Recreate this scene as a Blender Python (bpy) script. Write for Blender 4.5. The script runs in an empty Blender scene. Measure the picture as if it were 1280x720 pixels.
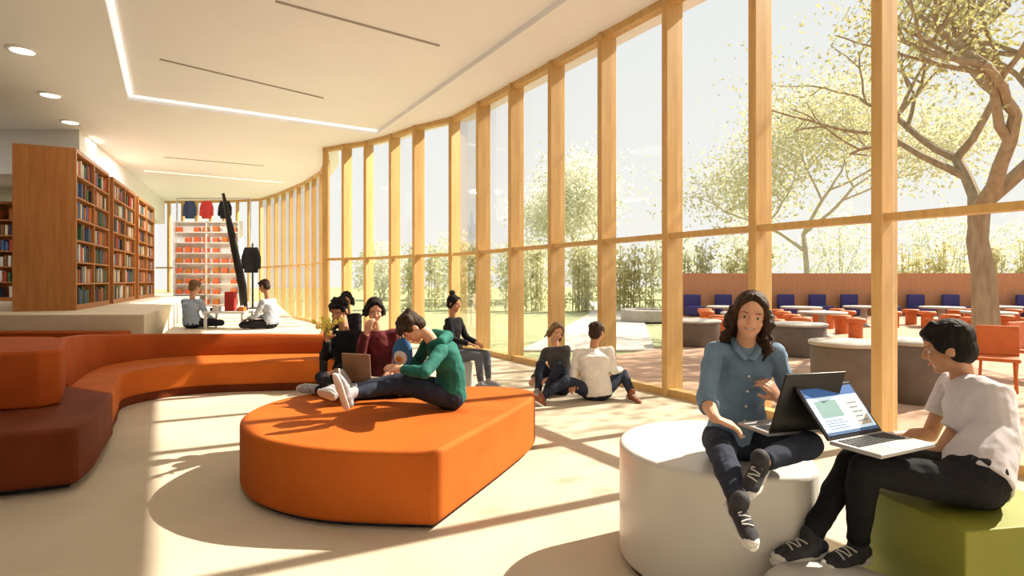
import bpy, bmesh, math, random
from mathutils import Vector, Matrix, geometry, noise
random.seed(4)
SC=bpy.context.scene; COL=SC.collection
F=700.0; CH=1.45; CYP=350.0
V=Vector
def W(px,py,D): return V(((px-640)/F*D, D, CH-(py-CYP)/F*D))
def bone(parent,px,py,L,sign=-1):
    C=V((0,0,CH)); d=V(((px-640)/F,1,-(py-CYP)/F)); o=C-parent
    a=d.dot(d); b=2*o.dot(d); c=o.dot(o)-L*L; q=b*b-4*a*c
    if q<0:
        p=C+d*(-b/(2*a)); return parent+(p-parent).normalized()*L
    return C+d*((-b+sign*math.sqrt(q))/(2*a))
# ------------------------------------------------------------ materials
def mat(name,col,rough=.6,col2=None,scale=6,stretch=(1,1,1),bump=0,bscale=60,metal=0,emis=0,spec=.4,sheen=0,detail=4,transl=0):
    m=bpy.data.materials.new(name); m.use_nodes=True; nt=m.node_tree; N=nt.nodes; L=nt.links
    b=N['Principled BSDF']; b.inputs['Roughness'].default_value=rough; b.inputs['Metallic'].default_value=metal
    b.inputs['Specular IOR Level'].default_value=spec
    if sheen: b.inputs['Sheen Weight'].default_value=sheen
    tc=N.new('ShaderNodeTexCoord'); mp=N.new('ShaderNodeMapping'); mp.inputs['Scale'].default_value=stretch
    L.new(tc.outputs['Object'],mp.inputs['Vector'])
    n=N.new('ShaderNodeTexNoise'); n.inputs['Scale'].default_value=scale; n.inputs['Detail'].default_value=detail
    L.new(mp.outputs['Vector'],n.inputs['Vector'])
    r=N.new('ShaderNodeValToRGB'); c2=col2 or tuple(x*.82 for x in col)
    r.color_ramp.elements[0].position=.35; r.color_ramp.elements[1].position=.65
    r.color_ramp.elements[0].color=(*c2,1); r.color_ramp.elements[1].color=(*col,1)
    L.new(n.outputs['Fac'],r.inputs['Fac']); L.new(r.outputs['Color'],b.inputs['Base Color'])
    if emis:
        L.new(r.outputs['Color'],b.inputs['Emission Color']); b.inputs['Emission Strength'].default_value=emis
    if bump:
        n2=N.new('ShaderNodeTexNoise'); n2.inputs['Scale'].default_value=bscale; n2.inputs['Detail'].default_value=3
        L.new(mp.outputs['Vector'],n2.inputs['Vector'])
        bp=N.new('ShaderNodeBump'); bp.inputs['Strength'].default_value=bump; bp.inputs['Distance'].default_value=.02
        L.new(n2.outputs['Fac'],bp.inputs['Height']); L.new(bp.outputs['Normal'],b.inputs['Normal'])
    if transl:
        tr=N.new('ShaderNodeBsdfTranslucent'); mx=N.new('ShaderNodeMixShader'); mx.inputs[0].default_value=transl
        L.new(r.outputs['Color'],tr.inputs['Color']); L.new(b.outputs[0],mx.inputs[1]); L.new(tr.outputs[0],mx.inputs[2]); L.new(mx.outputs[0],N['Material Output'].inputs[0])
    return m
M={}
M['wood']=mat('honey_wood',(.66,.43,.17),.45,(.57,.35,.125),3,(6,6,.5),.05,20)
M['shelfwood']=mat('shelf_wood',(.46,.19,.05),.5,(.37,.14,.035),3,(6,6,.5),.05,20)
M['carpet']=mat('cream_carpet',(.60,.525,.41),.9,(.53,.455,.345),1.2,bump=.25,bscale=160,spec=.1)
M['platform']=mat('cream_platform',(.72,.63,.48),.7,(.67,.57,.42),2,bump=.05)
M['ceil']=mat('ceiling_white',(.88,.90,.95),.9,(.86,.88,.93),.6,spec=.1)
M['white']=mat('white_paint',(.84,.84,.83),.6,(.82,.82,.81),2)
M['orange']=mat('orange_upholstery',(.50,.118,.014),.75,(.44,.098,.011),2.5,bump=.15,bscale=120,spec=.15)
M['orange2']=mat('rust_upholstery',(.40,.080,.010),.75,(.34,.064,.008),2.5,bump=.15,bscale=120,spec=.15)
M['brownred']=mat('dark_redbrown_upholstery',(.17,.036,.010),.75,(.13,.027,.008),2.5,bump=.15,bscale=120,spec=.15)  # orange upholstery darkened, shade put into the colour
M['stool']=mat('offwhite_vinyl',(.64,.62,.59),.28,(.61,.59,.56),3,bump=.03,bscale=30,spec=.5)
M['lime']=mat('olive_lime_vinyl',(.24,.25,.028),.6,(.21,.22,.024),3,bump=.05,bscale=60)
M['glowlight']=mat('cove_light',(1,.97,.92),.5,(1,.96,.91),1,emis=.7)
M['lampglow']=mat('downlight_glow',(1,.97,.9),.5,(1,.96,.9),1,emis=4)
M['darkslot']=mat('slot_grey',(.36,.34,.32),.7)
M['skin_light']=mat('skin_light',(.68,.38,.25),.5,(.62,.33,.21),9,spec=.3)
M['skin_tan']=mat('skin_tan',(.50,.26,.15),.5,(.44,.22,.12),9,spec=.3)
M['lips']=mat('lips',(.50,.13,.10),.4)
M['teeth']=mat('teeth',(.85,.82,.76),.3)
M['eyewhite']=mat('eye_white',(.75,.73,.7),.2)
M['iris']=mat('iris_dark',(.03,.018,.01),.15)
M['hair_black']=mat('black_hair',(.008,.007,.007),.7,(.016,.013,.011),40,(1,1,.3),.5,90,spec=.15)
M['hair_brown']=mat('dark_brown_hair',(.025,.013,.008),.6,(.060,.030,.016),40,(1,1,.3),.6,90,spec=.2)
M['hair_light']=mat('light_brown_hair',(.22,.12,.05),.5,(.12,.06,.025),40,(1,1,.3),.6,90)
M['denim_shirt']=mat('chambray',(.17,.27,.40),.8,(.12,.20,.31),7,bump=.6,bscale=12)
M['black_cloth']=mat('black_cloth',(.012,.012,.015),.9,(.018,.018,.022),6,bump=.4,bscale=14,spec=.15)
M['navy']=mat('navy_denim',(.020,.025,.042),.9,(.035,.044,.07),7,bump=.5,bscale=14,spec=.15)
M['grey_jeans']=mat('grey_jeans',(.13,.15,.19),.85,(.09,.10,.13),7,bump=.5,bscale=14)
M['tee']=mat('pale_tee',(.56,.53,.57),.85,(.51,.48,.52),6,bump=.3,bscale=11)
M['whiteshirt']=mat('white_shirt',(.82,.81,.79),.85,(.73,.72,.70),6,bump=.5,bscale=12)
M['teal']=mat('teal_hoodie',(.010,.16,.13),.85,(.006,.10,.085),6,bump=.5,bscale=12)
M['maroon']=mat('maroon_cloth',(.13,.012,.016),.85,(.08,.007,.010),6,bump=.5,bscale=12)
M['bluegrey']=mat('bluegrey_cloth',(.42,.52,.66),.85,(.33,.42,.55),6,bump=.3,bscale=12)
M['greycloth']=mat('grey_cloth',(.42,.46,.54),.85,(.34,.38,.45),6,bump=.3,bscale=12)
M['darkgrey']=mat('charcoal_cloth',(.05,.05,.06),.85,(.08,.08,.09),6,bump=.3,bscale=12)
M['redcloth']=mat('red_cloth',(.5,.04,.03),.85)
M['darkblue']=mat('dark_blue_cloth',(.04,.06,.12),.85)
M['yellow']=mat('yellow_petals',(.85,.72,.08),.8,(.9,.82,.25),30)
M['rubber']=mat('white_rubber',(.74,.73,.70),.6)
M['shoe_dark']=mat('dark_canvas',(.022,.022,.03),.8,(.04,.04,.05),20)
M['shoe_grey']=mat('grey_canvas',(.42,.42,.45),.8,(.3,.3,.33),20)
M['shoe_brown']=mat('brown_leather',(.28,.09,.03),.6,(.2,.06,.02),10)
M['black_plastic']=mat('black_plastic',(.012,.012,.014),.35)
M['silver']=mat('silver_metal',(.5,.51,.53),.4,metal=.3)
M['bronze']=mat('tan_brown_metal',(.30,.20,.13),.45,(.27,.18,.115),4,metal=.2)
M['keys']=mat('keys_black',(.02,.02,.022),.5)
def flat(n,c,e=0): return mat(n,c,.5,tuple(c),1,emis=e)
M['scr_white']=flat('screen_paleblue',(.55,.70,.85),.6)
M['scr_blue']=flat('screen_blue',(.03,.10,.30),.5)
M['scr_green']=flat('screen_green',(.16,.28,.28),.5)
M['scr_dark']=flat('screen_dark',(.05,.12,.25),.4)
M['bagblue']=mat('bag_blue',(.03,.14,.36),.7); M['bagorange']=mat('bag_orange',(.7,.22,.03),.7)
M['trunk']=mat('tree_bark',(.36,.28,.18),.9,(.26,.19,.115),8,(1,1,.3),.5,20)
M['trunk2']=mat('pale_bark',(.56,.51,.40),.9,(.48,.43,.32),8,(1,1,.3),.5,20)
M['leaf']=mat('olive_leaves',(.52,.49,.22),.7,(.42,.41,.18),2,transl=.45)  # leaf colours here are paled to stand in for outdoor haze
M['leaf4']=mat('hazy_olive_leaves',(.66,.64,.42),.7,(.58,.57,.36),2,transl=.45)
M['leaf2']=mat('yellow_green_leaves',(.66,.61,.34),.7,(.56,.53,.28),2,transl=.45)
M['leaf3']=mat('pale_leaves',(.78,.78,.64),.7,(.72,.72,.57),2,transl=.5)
M['grass']=mat('lawn',(.36,.38,.20),.95,(.29,.32,.16),3,bump=.3)
M['paving']=mat('terracotta_paving',(.50,.32,.22),.85,(.43,.265,.175),2,bump=.1)
M['path']=mat('pale_path',(.58,.54,.47),.85)
M['fence']=mat('orange_brown_wall',(.54,.26,.13),.8,(.46,.215,.105),4,(8,8,.4))
M['drum']=mat('dark_concrete',(.15,.12,.10),.7,(.12,.095,.08),5)
M['stone']=mat('grey_stone',(.48,.44,.39),.8)
M['purple']=mat('blue_purple_cushion',(.05,.045,.18),.8)
M['redpl']=mat('red_seat',(.60,.14,.03),.6)
g=bpy.data.materials.new('clear_glass'); g.use_nodes=True; nt=g.node_tree; nt.nodes.clear()
o=nt.nodes.new('ShaderNodeOutputMaterial'); mx=nt.nodes.new('ShaderNodeMixShader'); t=nt.nodes.new('ShaderNodeBsdfTransparent'); gl=nt.nodes.new('ShaderNodeBsdfGlossy'); lw=nt.nodes.new('ShaderNodeLayerWeight'); mt=nt.nodes.new('ShaderNodeMath')
t.inputs[0].default_value=(.98,.98,.97,1); gl.inputs['Roughness'].default_value=.03; lw.inputs[0].default_value=.12
mt.operation='MULTIPLY'; mt.inputs[1].default_value=.5
nt.links.new(lw.outputs['Fresnel'],mt.inputs[0]); nt.links.new(mt.outputs[0],mx.inputs[0]); nt.links.new(t.outputs[0],mx.inputs[1]); nt.links.new(gl.outputs[0],mx.inputs[2]); nt.links.new(mx.outputs[0],o.inputs[0])
M['pane']=g
CLOUD=bpy.data.textures.new('cloth_folds','CLOUDS'); CLOUD.noise_scale=.07; CLOUD.noise_depth=1
# ------------------------------------------------------------ builders
class MB:
    def __init__(s): s.v=[]; s.f=[]
    def obox(s,o,a,b,c):
        o,a,b,c=V(o),V(a),V(b),V(c); i=len(s.v)
        s.v+=[o,o+a,o+a+b,o+b,o+c,o+a+c,o+a+b+c,o+b+c]
        fs=[(0,3,2,1),(4,5,6,7),(0,1,5,4),(1,2,6,5),(2,3,7,6),(3,0,4,7)]
        if a.cross(b).dot(c)<0: fs=[tuple(reversed(q)) for q in fs]
        s.f+=[tuple(i+k for k in q) for q in fs]; return s
    def box(s,c,sz,rz=0):
        c=V(c); a=V((math.cos(rz),math.sin(rz),0))*sz[0]; b=V((-math.sin(rz),math.cos(rz),0))*sz[1]; d=V((0,0,sz[2]))
        return s.obox(c-a/2-b/2-d/2,a,b,d)
    def ell(s,c,r,ax=None,seg=14,rg=9):
        if not hasattr(r,'__len__'): r=(r,r,r)
        ax=ax or (V((1,0,0)),V((0,1,0)),V((0,0,1))); i=len(s.v)
        s.v.append(c+ax[2]*r[2])
        for j in range(1,rg):
            t=math.pi*j/rg
            for k in range(seg):
                p=2*math.pi*k/seg
                s.v.append(c+ax[0]*(r[0]*math.sin(t)*math.cos(p))+ax[1]*(r[1]*math.sin(t)*math.sin(p))+ax[2]*(r[2]*math.cos(t)))
        s.v.append(c-ax[2]*r[2]); e=len(s.v)-1
        for k in range(seg):
            k2=(k+1)%seg; s.f.append((i,i+1+k,i+1+k2)); s.f.append((e,e-seg+k2,e-seg+k))
            for j in range(rg-2):
                q=i+1+j*seg; s.f.append((q+k,q+seg+k,q+seg+k2,q+k2))
        return s
    def tube(s,pts,rad,lat=None,seg=12,ball=False):
        pts=[V(p) for p in pts]; n=len(pts)
        if not hasattr(rad,'__len__'): rad=[rad]*n
        i=len(s.v); prev=None
        for j,p in enumerate(pts):
            d=(pts[min(j+1,n-1)]-pts[max(j-1,0)]).normalized()
            L=V(lat) if lat is not None else (prev if prev is not None else (V((0,0,1)) if abs(d.z)<.8 else V((1,0,0))))
            a=(L-d*L.dot(d)).normalized(); b=d.cross(a); prev=a
            r=rad[j]; ra,rb=(r if hasattr(r,'__len__') else (r,r))
            for k in range(seg):
                t=2*math.pi*k/seg; s.v.append(p+a*(ra*math.cos(t))+b*(rb*math.sin(t)))
        for j in range(n-1):
            for k in range(seg):
                k2=(k+1)%seg; q=i+j*seg; s.f.append((q+k,q+k2,q+seg+k2,q+seg+k))
        s.f.append(tuple(i+k for k in reversed(range(seg)))); s.f.append(tuple(i+(n-1)*seg+k for k in range(seg)))
        if ball:
            for j in (range(n) if ball=='all' else (0,n-1)):
                r=rad[j]; r=min(r) if hasattr(r,'__len__') else r
                s.ell(pts[j],r*.99)
        return s
    def prism(s,poly,z0,z1):
        n=len(poly); A=sum(poly[k][0]*poly[(k+1)%n][1]-poly[(k+1)%n][0]*poly[k][1] for k in range(n))
        if A<0: poly=poly[::-1]
        i=len(s.v); s.v+=[V((p[0],p[1],z0)) for p in poly]+[V((p[0],p[1],z1)) for p in poly]
        s.f.append(tuple(i+k for k in reversed(range(n)))); s.f.append(tuple(i+n+k for k in range(n)))
        for k in range(n): k2=(k+1)%n; s.f.append((i+k,i+k2,i+n+k2,i+n+k))
        return s
    def lathe(s,c,prof,seg=40):
        c=V(c); i=len(s.v); n=len(prof)
        for r,z in prof:
            for k in range(seg):
                t=2*math.pi*k/seg; s.v.append(c+V((r*math.cos(t),r*math.sin(t),z)))
        for j in range(n-1):
            for k in range(seg):
                k2=(k+1)%seg; q=i+j*seg; s.f.append((q+k,q+k2,q+seg+k2,q+seg+k))
        s.f.append(tuple(i+k for k in reversed(range(seg)))); s.f.append(tuple(i+(n-1)*seg+k for k in range(seg)))
        return s
    def build(s,name,m,parent=None,loc=None,smooth=False,bevel=0,voxel=0,sm=2,bseg=3,fold=0):
        off=V(loc) if loc is not None else (ORG.get(parent.name,V((0,0,0))) if parent else V((0,0,0)))
        me=bpy.data.meshes.new(name); me.from_pydata([p-off for p in s.v],[],s.f); me.validate()
        o=bpy.data.objects.new(name,me); COL.objects.link(o)
        if m: me.materials.append(M[m] if isinstance(m,str) else m)
        if parent: o.parent=parent
        else: o.location=off
        ORG[o.name]=off
        if voxel:
            r=o.modifiers.new('r','REMESH'); r.mode='VOXEL'; r.voxel_size=voxel; r.use_smooth_shade=True
            q=o.modifiers.new('s','SMOOTH'); q.factor=.5; q.iterations=sm
            if fold:
                q=o.modifiers.new('f','DISPLACE'); q.texture=CLOUD; q.strength=fold; q.mid_level=.42; q.texture_coords='LOCAL'
        if bevel:
            q=o.modifiers.new('b','BEVEL'); q.width=bevel; q.segments=bseg; q.limit_method='ANGLE'; q.angle_limit=math.radians(38); q.harden_normals=False
            smooth=True
        if smooth:
            for p in me.polygons: p.use_smooth=True
            if not voxel:
                try: me.set_sharp_from_angle(angle=math.radians(50))
                except Exception: pass
        return o
ORG={}
def tag(o,label,cat,group=None,kind=None):
    o['label']=label; o['category']=cat
    if group: o['group']=group
    if kind: o['kind']=kind
    return o
def empty(name,loc,label=None,cat=None,group=None):
    o=bpy.data.objects.new(name,None); COL.objects.link(o); o.location=loc; o.empty_display_size=.1; ORG[o.name]=V(loc)
    if label: tag(o,label,cat,group)
    return o
def struct(o): o['kind']='structure'; return o
def catmull(P,n=8,closed=False):
    out=[]; N=len(P); rng=N if closed else N-1
    for i in range(rng):
        if closed: p=[P[(i+k-1)%N] for k in range(4)]
        else: p=[P[max(0,min(N-1,i+k-1))] for k in range(4)]
        for j in range(n):
            t=j/n
            out.append(tuple(.5*(2*b+(c-a)*t+(2*a-5*b+4*c-d)*t*t+(3*b-a-3*c+d)*t**3) for a,b,c,d in zip(*p)))
    if not closed: out.append(tuple(P[-1]))
    return out
# ------------------------------------------------------------ camera, world, sun
cam=bpy.data.cameras.new('camera'); co=bpy.data.objects.new('camera',cam); COL.objects.link(co)
co.location=(0,0,CH); co.rotation_euler=(math.pi/2,0,0); cam.sensor_width=36; cam.lens=F/1280*36; cam.shift_y=-10/1280; cam.clip_end=300
SC.camera=co
w=bpy.data.worlds.new('world'); SC.world=w; w.use_nodes=True; nt=w.node_tree; bg=nt.nodes['Background']
tc=nt.nodes.new('ShaderNodeTexCoord'); sp=nt.nodes.new('ShaderNodeSeparateXYZ'); rp=nt.nodes.new('ShaderNodeValToRGB')
nt.links.new(tc.outputs['Generated'],sp.inputs[0]); nt.links.new(sp.outputs['Z'],rp.inputs['Fac']); nt.links.new(rp.outputs['Color'],bg.inputs['Color'])
rp.color_ramp.elements[0].color=(.84,.83,.79,1); rp.color_ramp.elements[1].color=(.68,.72,.74,1); rp.color_ramp.elements[1].position=.7
bg.inputs['Strength'].default_value=1.18
SC.view_settings.view_transform='Standard'; SC.view_settings.look='None'; SC.view_settings.exposure=0.0
sl=bpy.data.lights.new('sun','SUN'); sl.energy=11.5; sl.color=(1,.90,.75); sl.angle=math.radians(.6)
so=bpy.data.objects.new('sun',sl); COL.objects.link(so); so.location=(10,5,12)
sd=V((.9,.43,math.tan(math.radians(40)))).normalized(); so.rotation_euler=sd.to_track_quat('Z','Y').to_euler()
# ------------------------------------------------------------ room shell
d=V((-.532,.8466,0)); nrm=V((.8466,.532,0))
P0=V((3.20,4.92,0))
NS=15
pts=[P0+d*(1.222*k) for k in range(-7,8)]
pts+=[V((-2.27,12.85,0)),V((-2.97,13.6,0)),V((-3.75,14.25,0)),V((-4.42,14.6,0)),V((-5.07,15.0,0))]
fp=[V((-5.07,15.0,0)),V((-5.55,16.6,0)),V((-6.3,18.3,0)),V((-7.4,20.0,0)),V((-8.6,21.6,0)),V((-9.8,23.1,0)),V((-11.0,24.4,0)),V((-12.2,24.8,0)),V((-13.5,25.0,0)),V((-14.8,25.1,0)),V((-16.1,25.2,0))]
for a,b in zip(fp,fp[1:]): pts+=[a.lerp(b,.5),b]
CEIL=5.0
nb=0
for i in range(len(pts)-1):
    a,b=pts[i],pts[i+1]; t=(b-a).normalized(); n=V((t.y,-t.x,0)); L=(b-a).length
    nb+=1
    r=struct(empty('window_%d'%nb,a))
    far=i>=NS+4
    dep=.14 if far else .29; k=.5 if far else 1
    MB().obox(a-t*.045,t*.09,n*dep,V((0,0,CEIL))).build('mullion','wood',r,bevel=.008)
    MB().obox(a+t*.045+n*.03*k,t*(L-.09),n*.14*k,V((0,0,.09))).build('sill_rail','wood',r)
    MB().obox(a+t*.045+n*.04*k+V((0,0,1.97)),t*(L-.09),n*.14*k,V((0,0,.065))).build('transom','wood',r)
    MB().obox(a+t*.045+n*.03*k+V((0,0,4.9)),t*(L-.09),n*.14*k,V((0,0,.1))).build('head_rail','wood',r)
    MB().obox(a+t*.05+n*.2*k,t*(L-.1),n*.012,V((0,0,1.99))).build('lower_pane','pane',r)
    MB().obox(a+t*.05+n*.2*k+V((0,0,2.02)),t*(L-.1),n*.012,V((0,0,2.98))).build('upper_pane','pane',r)
def offs(a,k): return (a.x+nrm.x*k,a.y+nrm.y*k)
floorpoly=[offs(p,.34) for p in pts[:NS]]+[(p.x+.2,p.y+.3) for p in pts[NS:]]+[(-24,25.4),(-24,-3)]
struct(MB().prism(floorpoly,-.12,0).build('floor','carpet'))
cp=[offs(p,.55) for p in pts[:NS]]+[(p.x+.3,p.y+.45) for p in pts[NS:]]+[(-24,25.6),(-24,-2.6)]
A=V((-7.57,11.04,0)); B=V((-3.3,13.65,0)); u2=(B-A).normalized(); d2=V((-u2.y,u2.x,0))
hole=[A,B,B-d2*13,A-d2*13]
c3=[V((p[0],p[1],CEIL)) for p in cp]; h3=[V((p.x,p.y,CEIL)) for p in hole]
tri=geometry.tessellate_polygon([c3,h3]); al=c3+h3
mb=MB(); mb.v=[v.copy() for v in al]+[v+V((0,0,.35)) for v in al]; nn=len(al); nc=len(c3)
for t in tri:
    mb.f.append(tuple(t)); mb.f.append(tuple(x+nn for x in reversed(t)))
for lo,hi in ((0,nc),(nc,nn)):
    for k in range(lo,hi):
        k2=k+1 if k+1<hi else lo; mb.f.append((k,k2,k2+nn,k+nn))
struct(mb.build('ceiling','ceil'))
struct(MB().prism([(p.x,p.y) for p in hole],CEIL+.09,CEIL+.3).build('ceiling_tray','ceil'))
struct(MB().obox(A+V((0,0,CEIL+.05))+u2*.02-d2*.10,u2*((B-A).length-.04),d2*.06,V((0,0,.035))).build('trim_1','glowlight'))
struct(MB().obox(A+V((0,0,CEIL+.05))+u2*.02-d2*12,u2*.06,d2*11.8,V((0,0,.035))).build('trim_2','glowlight'))
def slot(p,q,wd,m,label):
    t=(q-p); n=V((-t.y,t.x,0)).normalized()
    o=MB().obox(p,t,n*wd,V((0,0,-.012))).build('ceiling_slot',m,loc=p); tag(o,label,'ceiling vent'); return o
def cz(px,py,z=CEIL):
    D=(z-CH)*F/(CYP-py); return V(((px-640)/F*D,D,z))
slot(cz(200,73,5.09),cz(405,122,5.09),.05,'darkslot','long thin slot in the white ceiling, farther of the two long dark slots')
slot(cz(345,0,5.09),cz(550,56,5.09),.05,'darkslot','long thin slot in the white ceiling, nearer of the two long dark slots')
slot(cz(180,213),cz(355,228),.10,'glowlight','pale linear light slot in the far ceiling above the red display')
slot(cz(110,180),cz(133,201),.18,'glowlight','short pale light slot in ceiling right of the tall bookcase')
slot(cz(205,196),cz(330,207),.05,'darkslot','faint thin slot in the far ceiling, nearer than the pale linear light')
for i,(x,y,ll) in enumerate(((28,62,'nearest of three round ceiling downlights'),(63,118,'middle of three round ceiling downlights'),(88,152,'farthest of three round ceiling downlights'))):
    c=cz(x,y); r=empty('downlight',c,ll+' on the left','ceiling light')
    MB().lathe(c,[(.20,-.0),(.20,-.02),(.16,-.03),(.15,-.012)],28).build('trim_ring','white',r,smooth=True)
    MB().lathe(c,[(.145,-.022),(.10,-.03)],24).build('lens','lampglow',r,smooth=True)
# walls and bulkhead
struct(MB().prism([(-10.2,13.2),(-15.5,25),(-24,25),(-24,13.2)],3.95,CEIL).build('trim_3','white'))
struct(MB().prism([(-24.2,-2.6),(-24,-2.6),(-24,25.6),(-24.2,25.6)],0,CEIL).build('wall_left','white'))
struct(MB().prism([(-24,25.3),(-16.3,25.3),(-16.3,25.5),(-24,25.5)],0,CEIL).build('wall_back','white'))
struct(MB().prism([(-24,-2.6),(7.9,-2.6),(7.9,-2.8),(-24,-2.8)],0,CEIL).build('wall_front','white'))
struct(MB().prism([(-23.9,9.0),(-5.9,9.0),(-10.6,19),(-13.6,24.9),(-23.9,24.9)],0.001,.9).build('trim_4','platform',bevel=.02))
struct(MB().prism([(-5.85,9.35),(-3.35,9.35),(-9.4,22.3),(-12.3,24.2),(-13.3,24.2),(-10.55,19)],0.001,.55).build('trim_5','platform',bevel=.02))
# ------------------------------------------------------------ bookcases
bd=V((-.427,.904,0)); bl=V((-.904,-.427,0)); B0=V((-7.86,10.1,.9))
bcols={'red':(.5,.06,.03),'orange':(.62,.2,.04),'cream':(.7,.6,.42),'dark green':(.05,.14,.06),'black':(.03,.03,.035),'blue':(.08,.14,.30),'white':(.75,.72,.68),'brown':(.25,.1,.04)}
protos={}
for k,c in bcols.items():
    M['bk_'+k]=mat('book_'+k.replace(' ','_'),c,.6)
def book_proto(col):
    mb=MB(); mb.obox((-.04,0,0),(.006,0,0),(0,.17,0),(0,0,.26)); mb.obox((.034,0,0),(.006,0,0),(0,.17,0),(0,0,.26)); mb.obox((-.04,-.006,0),(.08,0,0),(0,.006,0),(0,0,.26)); mb.obox((-.034,0,.008),(.068,0,0),(0,.16,0),(0,0,.244))
    me=bpy.data.meshes.new('book'); me.from_pydata([tuple(v) for v in mb.v],[],mb.f); me.materials.append(M['bk_'+col]); return me
for k in bcols: protos[k]=book_proto(k)
ordn=['bottom','second','third','fourth','fifth','sixth','seventh','top']
def bookcase(o,ax,dp,L,Dp,Hh,label,rows,books,bname,step=.095):
    r=empty('bookcase',o,label,'bookcase'); Z=V((0,0,1))
    MB().obox(o,ax*.06,dp*Dp,Z*Hh).build('end_panel','shelfwood',r,bevel=.006)
    MB().obox(o+ax*(L-.06),ax*.06,dp*Dp,Z*Hh).build('end_panel','shelfwood',r,bevel=.006)
    MB().obox(o+ax*.06+dp*.32,ax*(L-.12),dp*.04,Z*Hh).build('back_panel','shelfwood',r)
    MB().obox(o+ax*.06,ax*(L-.12),dp*Dp,Z*.10).build('plinth','shelfwood',r)
    MB().obox(o+Z*(Hh-.07)+ax*.06,ax*(L-.12),dp*Dp,Z*.07).build('top_panel','shelfwood',r)
    MB().obox(o+ax*(L/2-.025),ax*.05,dp*.32,Z*(Hh-.07)).build('divider','shelfwood',r)
    sh=(Hh-.17)/rows
    for j in range(rows):
        z=.10+sh*j
        if j: MB().obox(o+Z*(z-.03)+ax*.06,ax*(L-.12),dp*.32,Z*.03).build('shelf','shelfwood',r)
        s=.11
        while s<L-.14:
            if abs(s-L/2)<.09: s+=.15; continue
            if random.random()<.10: s+=random.uniform(.08,.3); continue
            c=random.choice(list(bcols)); p=o+ax*s+dp*.04+Z*z
            if books=='things':
                b=bpy.data.objects.new('book',protos[c]); COL.objects.link(b)
                hs=min(random.uniform(.95,1.25),(sh-.05)/.26)
                b.location=p; b.rotation_euler=(0,0,math.atan2(dp.y,dp.x)-math.pi/2); b.scale=(1,1.2,hs)
                tn=ordn[j] if j<rows-1 else 'top'
                tag(b,'small %s book standing on the %s shelf of %s'%(c,tn,bname),'book','books on the %s shelf of %s'%(tn,bname))
            else:
                q='bk_'+c; STF.setdefault((label,q),MB()).obox(p-ax*.04,ax*.08,dp*.2,Z*min(.3,sh-.06)*random.uniform(.8,1))
            s+=step+random.uniform(0,.02)
    return r
STF={}
bookcase(B0,bd,bl,2.7,.9,2.93,'nearest tall wooden bookcase with broad plain end panel on the left',7,'things','the nearest tall bookcase',.125)
bookcase(B0+bd*3.1,bd,bl,2.8,.9,2.93,'second tall wooden bookcase in the row behind the nearest one',7,'things','the second tall bookcase',.14)
bookcase(B0+bd*6.4,bd,bl,3.0,.9,2.93,'third tall wooden bookcase in the receding row, farthest from the end panel',7,'stuff','x',.12)
bookcase(V((-15.4,14.6,.9)),V((1,0,0)),V((0,1,0)),3.4,.4,2.6,'distant bookcase facing forward at the far left edge behind the end panel',6,'stuff','x',.1)
for lab in sorted(set(k[0] for k in STF)):
    allm=MB(); mats=[]; idx=[]
    for (l,q),mb in STF.items():
        if l!=lab: continue
        k=len(allm.v); allm.v+=mb.v; allm.f+=[tuple(x+k for x in f) for f in mb.f]; mats.append(q); idx+= [len(mats)-1]*len(mb.f)
    o=allm.build('book_rows',mats[0],loc=allm.v[0])
    for q in mats[1:]: o.data.materials.append(M[q])
    for p,i in zip(o.data.polygons,idx): p.material_index=i
    tag(o,'rows of small coloured books filling the '+('third bookcase' if 'third' in lab else 'bookcase at the far left edge'),'books',kind='stuff')
# upright display rack of red books
M['bk_coral']=mat('book_coral',(.75,.17,.06),.6)
R0=V((-11.75,19.4,.55)); r=empty('display_rack',R0,'upright white display rack with rows of orange red books in far background','display rack')
DW=2.3
MB().obox(R0+V((0,.22,0)),(DW,0,0),(0,.04,0),(0,0,2.95)).build('back_panel','white',r)
for x in (0,DW/2-.02,DW-.04): MB().obox(R0+V((x,0,0)),(.04,0,0),(0,.22,0),(0,0,2.95)).build('side_panel','white',r)
for j in range(9):
    MB().obox(R0+V((.04,.0,.02+.36*j)),(DW-.08,0,0),(0,.22,0),(0,0,.03)).build('shelf','white',r)
for j in range(8):
    for k in range(7):
        if random.random()<.12: continue
        b=MB().obox(V((0,0,0)),(.2,0,0),(0,.1,0),(0,0,.15+random.uniform(0,.05))).build('book',random.choice(['bk_orange','bk_coral','bk_coral']),loc=(0,0,0),bevel=.01)
        b.location=R0+V((.08+.31*k+(.04 if k>=4 else 0),.03,.05+.36*j))
        tag(b,'small orange red book on the %s shelf of the white display rack'%ordn[j],'book','red books on %s shelf of display rack'%ordn[j])
rr=empty('garment_rail',(-10.7,19.9,.55),'thin steel rail on posts carrying hanging garments behind the white display rack','clothes rail')
MB().tube([V((-11.9,19.9,4.35)),V((-9.3,19.9,4.35))],.022).build('rail','silver',rr)
for x in(-11.9,-9.3): MB().tube([V((x,19.9,.55)),V((x,19.9,4.37))],.025).build('post','silver',rr)
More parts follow.
